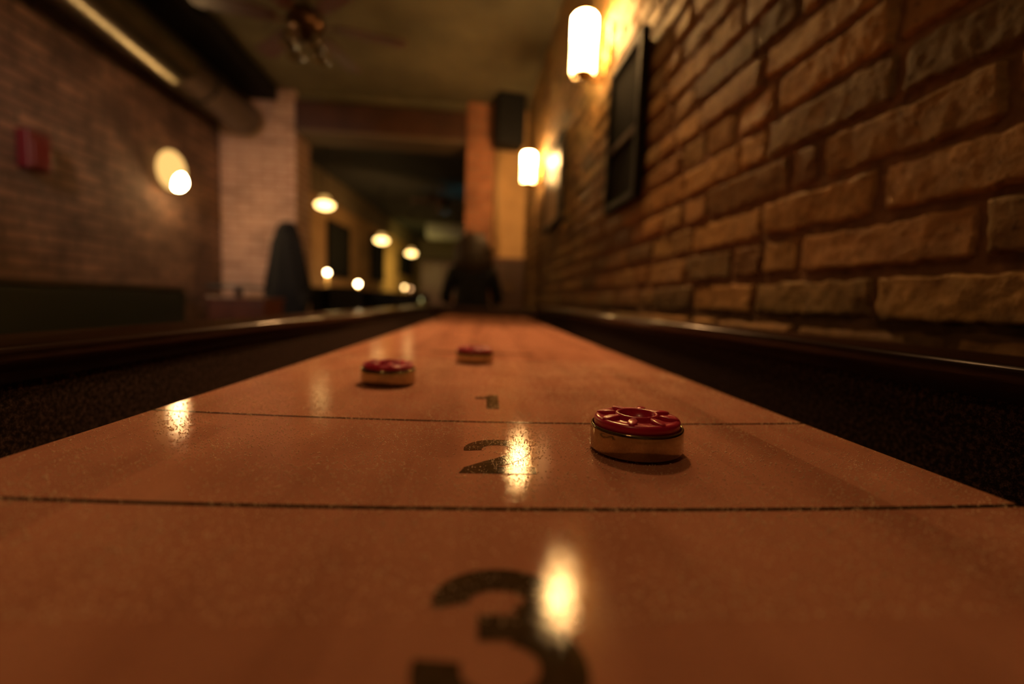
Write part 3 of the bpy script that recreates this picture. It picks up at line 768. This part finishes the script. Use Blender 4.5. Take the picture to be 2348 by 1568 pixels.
def globe(label, x, y, z, r, m, base=.971):
    g = thing('globe_lamp', label, 'table lamp', (x, y, base), 0, 'small globe lamps along the bar')
    bm = bmesh.new(); blob(bm, (0, 0, z-base), (r, r, r), 20, 14); link('globe', mesh_of(bm, True), m, g)
    bm = bmesh.new(); lathe(bm, [(0, 0), (.04, 0), (.04, .008), (.008, .015), (.008, z-base-r-.001), (0, z-base-r-.001)], 20); link('stem', mesh_of(bm, True), M['brass'], g)
globe('bright white globe lamp at the near end of the black bar', -1.965, 6.58, EYE+.305, .028, M['globe'])
globe('second bright white globe lamp along the black bar', -1.985, 8.42, EYE+.212, .036, M['globe'])
globe('small amber globe lamp toward the far end of the bar', -1.86, 13.35, EYE+.287, .045, M['globe2'])
globe('faint amber globe lamp beside the small amber one on the bar', -1.66, 13.1, EYE+.25, .04, emit('dim_amber', (1, .50, .2), 3.2))

# dark openings / pictures on the far room's left wall
def far_wall_x(y): return -2.85+(y-YF-.45)*(.95/(YB-YF-.45))
def far_panel(label, y0, y1, z0, z1, m, name='picture_frame', cat='framed picture'):
    yc = (y0+y1)/2; ang = -math.atan(.95/(YB-YF-.45))
    f = thing(name, label, cat, (far_wall_x(yc)+.01, yc, (z0+z1)/2), ang)
    hy, hz = (y1-y0)/2, (z1-z0)/2
    bm = bmesh.new(); w = .05
    for a in ((-hy, -hy+w, -hz, hz), (hy-w, hy, -hz, hz), (-hy+w, hy-w, -hz, -hz+w), (-hy+w, hy-w, hz-w, hz)): box(bm, 0, .05, *a)
    link('frame', mesh_of(bm), M['black'], f)
    link('picture', mesh_of(B(.005, .03, -hy+w, hy-w, -hz+w, hz-w)), m, f)
far_panel('tall black framed panel on the far room wall under nearest pendant', 8.6, 9.7, EYE+.35, EYE+1.35, M['glassdark'])
far_panel('black framed panel on the far room wall between first two pendants', 11.2, 12.3, EYE+.4, EYE+1.5, M['glassdark'])
far_panel('black framed panel on the far room wall below the middle pendant', 14.0, 15.8, EYE+.7, EYE+1.35, M['glassdark'])

# lit bulkhead, dark doorway wall and a pale pilaster at the end of the far room
tag(link('air_conditioner', mesh_of(B(-1.25, -.12, 13.0, 13.8, EYE+1.72, CEIL-.0005, bev=.04)), M['cream']), 'pale grey box unit under the ceiling at the far end', 'air conditioner')
dw = thing('wall_cabinet', 'tall reddish dark cabinet at the end of the far room', 'cabinet', (-.85, 15.2, 0))
link('body', mesh_of(B(-.75, .75, -.2, .3, 0, EYE+1.2, bev=.02)), simple('maroon', (.10, .03, .03), .5), dw)
for a in (-.74, .01): link('door', mesh_of(B(a, a+.73, -.225, -.201, .1, EYE+1.15, bev=.01)), simple('maroon_door%d' % (a > 0), (.12, .035, .035), .45), dw)

# ------------------------------------------------------------------ left side: bench along the wall, tall table, coat, chairs
bn = thing('banquette', 'long dark upholstered bench running along the left brick wall', 'bench', (XL, 2.3, 0))
link('seat_base', mesh_of(B(.06, .62, -3.0, 1.93, 0, .40, bev=.01)), M['darkwood'], bn)
link('seat_cushion', mesh_of(B(.06, .65, -3.0, 1.93, .401, .50, bev=.03, seg=3)), M['blackc'], bn)
link('backrest', mesh_of(B(.01, .16, -3.0, 1.93, .501, EYE+.00, bev=.03, seg=3)), simple('dark_green_vinyl', (.016, .020, .012), .5), bn)
link('back_rail', mesh_of(B(.005, .17, -3.0, 1.93, EYE+.001, EYE+.035, bev=.01)), M['darkwood'], bn)

def bar_table(label, x, y, h, r, m, name='bar_table'):
    t = thing(name, label, 'table', (x, y, 0), 0)
    bm = bmesh.new(); lathe(bm, [(0, h-.03), (r-.01, h-.03), (r, h-.02), (r, h-.008), (r-.008, h), (0, h)], 40); link('table_top', mesh_of(bm, True), m, t)
    bm = bmesh.new(); lathe(bm, [(0, .03), (.03, .03), (.03, h-.031), (0, h-.031)], 20); link('column', mesh_of(bm, True), M['black'], t)
    bm = bmesh.new(); lathe(bm, [(0, 0), (.22, 0), (.22, .012), (.05, .029), (0, .029)], 32); link('base', mesh_of(bm, True), M['black'], t)
bar_table('round high table in front of the brick pillar with a cool sheen', -2.20, 4.62, EYE+.055, .27, simple('slate_top', (.06, .07, .075), .22, coat=.6))
cb_ = thing('storage_box', 'tall red-brown wooden crate standing on the floor in front of the round high table', 'crate', (-1.72, 3.75, 0))
link('body', mesh_of(B(-.20, .20, -.18, .18, 0, .80, bev=.012)), M['wood'], cb_)
link('lid', mesh_of(B(-.21, .21, -.19, .19, .801, .83, bev=.008)), M['wood'], cb_)

# coat hanging on a coat stand before the pillar
ct = thing('coat_stand', 'slim black coat stand carrying a black coat before the brick pillar', 'coat stand', (-1.72, 4.55, 0))
bm = bmesh.new(); tube(bm, (0, 0, .02), (0, 0, EYE+.62), .016); lathe(bm, [(0, 0), (.19, 0), (.19, .015), (.03, .03), (0, .03)], 28); link('pole', mesh_of(bm), M['black'], ct)
for k in range(4):
    a = k*PI/2+.4; bm = bmesh.new(); tube(bm, (.0, 0, EYE+.55), (.07*math.cos(a), .07*math.sin(a), EYE+.60), .006); link('hook', mesh_of(bm), M['black'], ct)
bm = bmesh.new(); n = 36; rings = []
prof = [(.045, .665), (.075, .645), (.105, .58), (.125, .48), (.145, .34), (.165, .20), (.19, .08), (.20, 0), (.185, -.08), (.155, -.20), (.14, -.34), (.13, -.50)]
for (r, z) in prof:
    rings.append([bm.verts.new((( r*(1+.07*math.sin(5*t+z*6)+.05*math.sin(9*t)))*math.cos(t), r*.72*(1+.09*math.sin(6*t+z*4))*math.sin(t), EYE+z)) for t in [2*PI*i/n for i in range(n)]])
for a, b in zip(rings, rings[1:]):
    for i in range(n): f = bm.faces.new((a[i], a[(i+1) % n], b[(i+1) % n], b[i])); f.smooth = True
bm.faces.new(rings[0][::-1])
bmesh.ops.recalc_face_normals(bm, faces=bm.faces)
co = link('body', mesh_of(bm), M['blackc'])
root = thing('hanging_coat', 'black coat hanging in front of the brick pillar', 'coat', (-1.72, 4.55, 0))
co.parent = root
for s_ in (-1, 1):
    bm = bmesh.new(); tube(bm, (s_*.09, -.02, EYE+.50), (s_*.155, -.05, EYE+.02), .042, .045, 16); tube(bm, (s_*.155, -.05, EYE+.02), (s_*.145, -.06, EYE-.22), .045, .035, 16); link('sleeve', mesh_of(bm), M['blackc'], root)
bm = bmesh.new(); blob(bm, (0, -.02, EYE+.60), (.075, .07, .06), 18, 10); link('collar', mesh_of(bm), M['blackc'], root)

def chair(label, x, y, rot, seat=.45, back=.98, group='dark chairs in the far room'):
    c = thing('dining_chair', label, 'chair', (x, y, 0), rot, group)
    bm = bmesh.new(); box(bm, -.21, .21, -.21, .21, seat-.05, seat, bev=.012); link('seat', mesh_of(bm), M['blackc'], c)
    bm = bmesh.new(); box(bm, -.20, .20, .175, .205, seat+.18, back, bev=.012)
    link('backrest', mesh_of(bm), M['black'], c)
    for sx in (-1, 1):
        for sy, h in ((-1, seat-.051), (1, back-.03)):
            bm = bmesh.new(); tube(bm, (sx*.185, sy*.19+(.02 if sy > 0 else 0), 0), (sx*.185, sy*.19+(.02 if sy > 0 else 0), h), .016, n=10); link('leg', mesh_of(bm), M['black'], c)
chair('black chair just past the brick pillar before the bar', -1.56, 6.0, .3, back=.985)
chair('second black chair along the bar in the far room', -1.48, 7.6, -.2, back=.96)
chair('third black chair along the bar in the far room', -1.32, 9.3, .2, back=.97)
chair('last black chair along the bar in the far room', -1.22, 11.2, -.1, back=.99)

# low cafe table with a candle glass near the seated person
bar_table('small dark cafe table between the opening and the seated person', -.62, 5.0, .74, .28, M['darkwood'], 'cafe_table')
cg = thing('candle_glass', 'greenish candle glass on the small cafe table behind the rail', 'candle', (-.51, 4.92, .7405))
bm = bmesh.new(); lathe(bm, [(0, 0), (.03, 0), (.036, .10), (.033, .10), (.028, .01), (0, .01)], 24); link('glass', mesh_of(bm, True), simple('green_glass', (.25, .30, .10), .08, coat=1), cg)
bm = bmesh.new(); blob(bm, (0, 0, .115), (.007, .007, .02), 12, 8); link('flame', mesh_of(bm), emit('candle_flame', (.9, .75, .3), 1.2), cg)

# ------------------------------------------------------------------ seated person, back turned
def skinned(name, verts, edges, radii, m, parent, root=0, lvl=2):
    me = bpy.data.meshes.new(name); me.from_pydata(verts, edges, [])
    o = link(name, me, m, parent)
    md = o.modifiers.new('skin', 'SKIN')
    for i, r in enumerate(radii):
        me.skin_vertices[0].data[i].radius = (r, r) if not isinstance(r, tuple) else r
    me.skin_vertices[0].data[root].use_root = True
    md.use_smooth_shade = True
    s_ = o.modifiers.new('sub', 'SUBSURF'); s_.levels = lvl; s_.render_levels = lvl
    return o
pe = thing('person', 'person in black clothes with dark hair sitting with back turned beyond the table end', 'person', (.02, 4.0, 0))
H = .60   # stool height
body_v = [(0, .02, H+.10), (0, 0, H+.26), (0, .01, H+.42), (0, .03, H+.53), (0, .045, H+.60),
          (-.16, .02, H+.50), (-.24, .10, H+.28), (-.20, .34, H+.26),
          (.16, .02, H+.50), (.24, .10, H+.28), (.20, .34, H+.26),
          (-.10, .06, H+.07), (-.14, .42, H+.06), (-.14, .40, H-.32), (-.14, .50, H-.36),
          (.10, .06, H+.07), (.14, .42, H+.06), (.14, .40, H-.32), (.14, .50, H-.36)]
body_e = [(0, 1), (1, 2), (2, 3), (3, 4), (3, 5), (5, 6), (6, 7), (3, 8), (8, 9), (9, 10), (0, 11), (11, 12), (12, 13), (13, 14), (0, 15), (15, 16), (16, 17), (17, 18)]
body_r = [(.17, .13), (.15, .11), (.17, .12), (.12, .09), .055, .075, .05, .035, .075, .05, .035, .09, .065, .045, .04, .09, .065, .045, .04]
skinned('body', body_v, body_e, body_r, M['blackc'], pe)
bm = bmesh.new(); blob(bm, (0, .06, H+.70), (.075, .092, .115), 24, 18)
for v in bm.verts:
    if v.co.z < H+.66: v.co.x *= .85
hd = link('head', mesh_of(bm), simple('skin', (.42, .22, .14), .5), pe)
bm = bmesh.new(); blob(bm, (0, .152, H+.69), (.012, .02, .02), 12, 8)
for s_ in (-1, 1):
    blob(bm, (s_*.078, .055, H+.70), (.012, .02, .03), 12, 8); blob(bm, (s_*.03, .142, H+.72), (.014, .01, .009), 10, 8)
blob(bm, (0, .145, H+.645), (.025, .01, .008), 12, 8)
link('face_features', mesh_of(bm), hd.data.materials[0], hd)
bm = bmesh.new(); blob(bm, (0, .02, H+.66), (.165, .125, .20), 32, 24)
for v in bm.verts:
    q = noise.noise(v.co*18)*.012; v.co.x += q; v.co.z += noise.noise(v.co*16+Vector((5, 5, 5)))*.012
    if v.co.y > .085 and v.co.z < H+.78: v.co.y = .085
    if v.co.z < H+.62: v.co.x *= 1.15
link('hair', mesh_of(bm), simple('dark_hair', (.035, .020, .010), .6, var=.4, scale=40), pe)
for s_ in (-1, 1):   # hands resting on the lap
    vs = [(s_*.20, .34, H+.26), (s_*.18, .40, H+.255), (s_*.17, .43, H+.25)]; es = [(0, 1), (1, 2)]; rs_ = [.028, .035, .03]
    for k, (dx, L) in enumerate(((-.024, .062), (-.008, .072), (.008, .068), (.024, .052))):
        b_ = len(vs); vs += [(s_*.17+dx, .45, H+.25), (s_*.17+dx, .45+L*.55, H+.247), (s_*.17+dx, .45+L, H+.232)]
        es += [(2, b_), (b_, b_+1), (b_+1, b_+2)]; rs_ += [.010, .009, .008]
    b_ = len(vs); vs += [(s_*.135, .415, H+.25), (s_*.115, .44, H+.242)]; es += [(1, b_), (b_, b_+1)]; rs_ += [.011, .009]
    skinned('hand', vs, es, rs_, hd.data.materials[0], pe, lvl=1)
st = thing('bar_stool', 'dark backless bar stool under the seated person', 'stool', (.02, 4.0, 0))
bm = bmesh.new(); lathe(bm, [(0, H-.06), (.17, H-.06), (.18, H-.04), (.17, H-.012), (0, H-.01)], 32); link('seat', mesh_of(bm, True), M['blackc'], st)
for k in range(4):
    a = k*PI/2+PI/4; bm = bmesh.new(); tube(bm, (.20*math.cos(a), .20*math.sin(a), 0), (.13*math.cos(a), .13*math.sin(a), H-.061), .014, n=10); link('leg', mesh_of(bm), M['darkwood'], st)
bm = bmesh.new()
for k in range(4):
    a, b = k*PI/2+PI/4, (k+1)*PI/2+PI/4; tube(bm, (.176*math.cos(a), .176*math.sin(a), .22), (.176*math.cos(b), .176*math.sin(b), .22), .008, n=8)
link('foot_ring', mesh_of(bm), M['brass'], st)

# ================================================================== LIGHTS
def point(name, loc, w, col, r=.06):
    l = bpy.data.lights.new(name, 'POINT'); l.energy = w; l.color = col; l.shadow_soft_size = r
    o = bpy.data.objects.new(name, l); o.location = loc; COL.objects.link(o); return o
def spot(name, loc, tgt, w, col, ang, blend=.6, r=.05):
    l = bpy.data.lights.new(name, 'SPOT'); l.energy = w; l.color = col; l.spot_size = math.radians(ang); l.spot_blend = blend; l.shadow_soft_size = r
    o = bpy.data.objects.new(name, l); o.location = loc; o.rotation_euler = (Vector(tgt)-Vector(loc)).to_track_quat('-Z', 'Y').to_euler(); COL.objects.link(o); return o
spot('added_table_spot', (.22, 1.66, EYE+1.70), (-.02, 1.25, FZ), 152, (1, .50, .19), 64, 1.0, .07)  # added unseen spot that brightens the playing surface, no fitting
point('rear_fill_light', (-.55, -.35, EYE+1.55), 10, (1, .50, .20), .08)  # unseen fill added behind the camera
spot('pillar_spot_light', (-1.85, .7, EYE+1.5), (-2.05, 5.1, EYE+.4), 150, (1, .72, .57), 50, 1.0, .06)
def area(name, loc, tgt, w, col, size):
    l = bpy.data.lights.new(name, 'AREA'); l.energy = w; l.color = col; l.size = size
    o = bpy.data.objects.new(name, l); o.location = loc; o.rotation_euler = (Vector(tgt)-Vector(loc)).to_track_quat('-Z', 'Y').to_euler(); COL.objects.link(o); return o
area('far_room_fill', (-1.25, 8.0, EYE+1.2), (-2.7, 10.5, EYE+.6), 7, (1, .48, .15), .25)  # added area light brightening the far left wall, no fitting
area('far_bar_fill', (-1.35, 12.4, EYE+.9), (-2.1, 15.5, EYE+.1), 15, (1, .72, .18), .3)  # added light turned to the wall for the yellow zone past the bar
spot('teal_glow_light', (-.15, 9.2, EYE+.9), (-.2, 9.2, CEIL), 8, (.12, .75, .8), 75, 1.0, .1)  # unseen teal source added for the glow on the far ceiling
W = bpy.data.worlds.new('night'); S.world = W; W.use_nodes = True
W.node_tree.nodes['Background'].inputs['Color'].default_value = (1, .7, .45, 1); W.node_tree.nodes['Background'].inputs['Strength'].default_value = .0

# ================================================================== CAMERA
cam = bpy.data.cameras.new('camera'); co_ = bpy.data.objects.new('camera', cam); COL.objects.link(co_); S.camera = co_
cam.sensor_width = 36; cam.lens = 1048.9/2348*36; cam.clip_start = .005; cam.clip_end = 60
yaw, pitch, roll = 0.06036+TH, 0.08825, 0.0363
f = Vector((math.sin(yaw)*math.cos(pitch), math.cos(yaw)*math.cos(pitch), -math.sin(pitch)))
r = Vector((math.cos(yaw), -math.sin(yaw), 0)); u = r.cross(f)
c, s = math.cos(roll), math.sin(roll)
r2, u2 = r*c+u*s, u*c-r*s
m4 = Matrix((r2, u2, -f)).transposed().to_4x4(); m4.translation = Vector((0, 0, EYE))
co_.matrix_world = m4
cam.dof.use_dof = True; cam.dof.focus_distance = .292; cam.dof.aperture_fstop = 2.3; cam.dof.aperture_blades = 0

S.view_settings.view_transform = 'Standard'; S.view_settings.look = 'None'; S.view_settings.gamma = 1; S.view_settings.exposure = 0
S.view_settings.use_curve_mapping = False
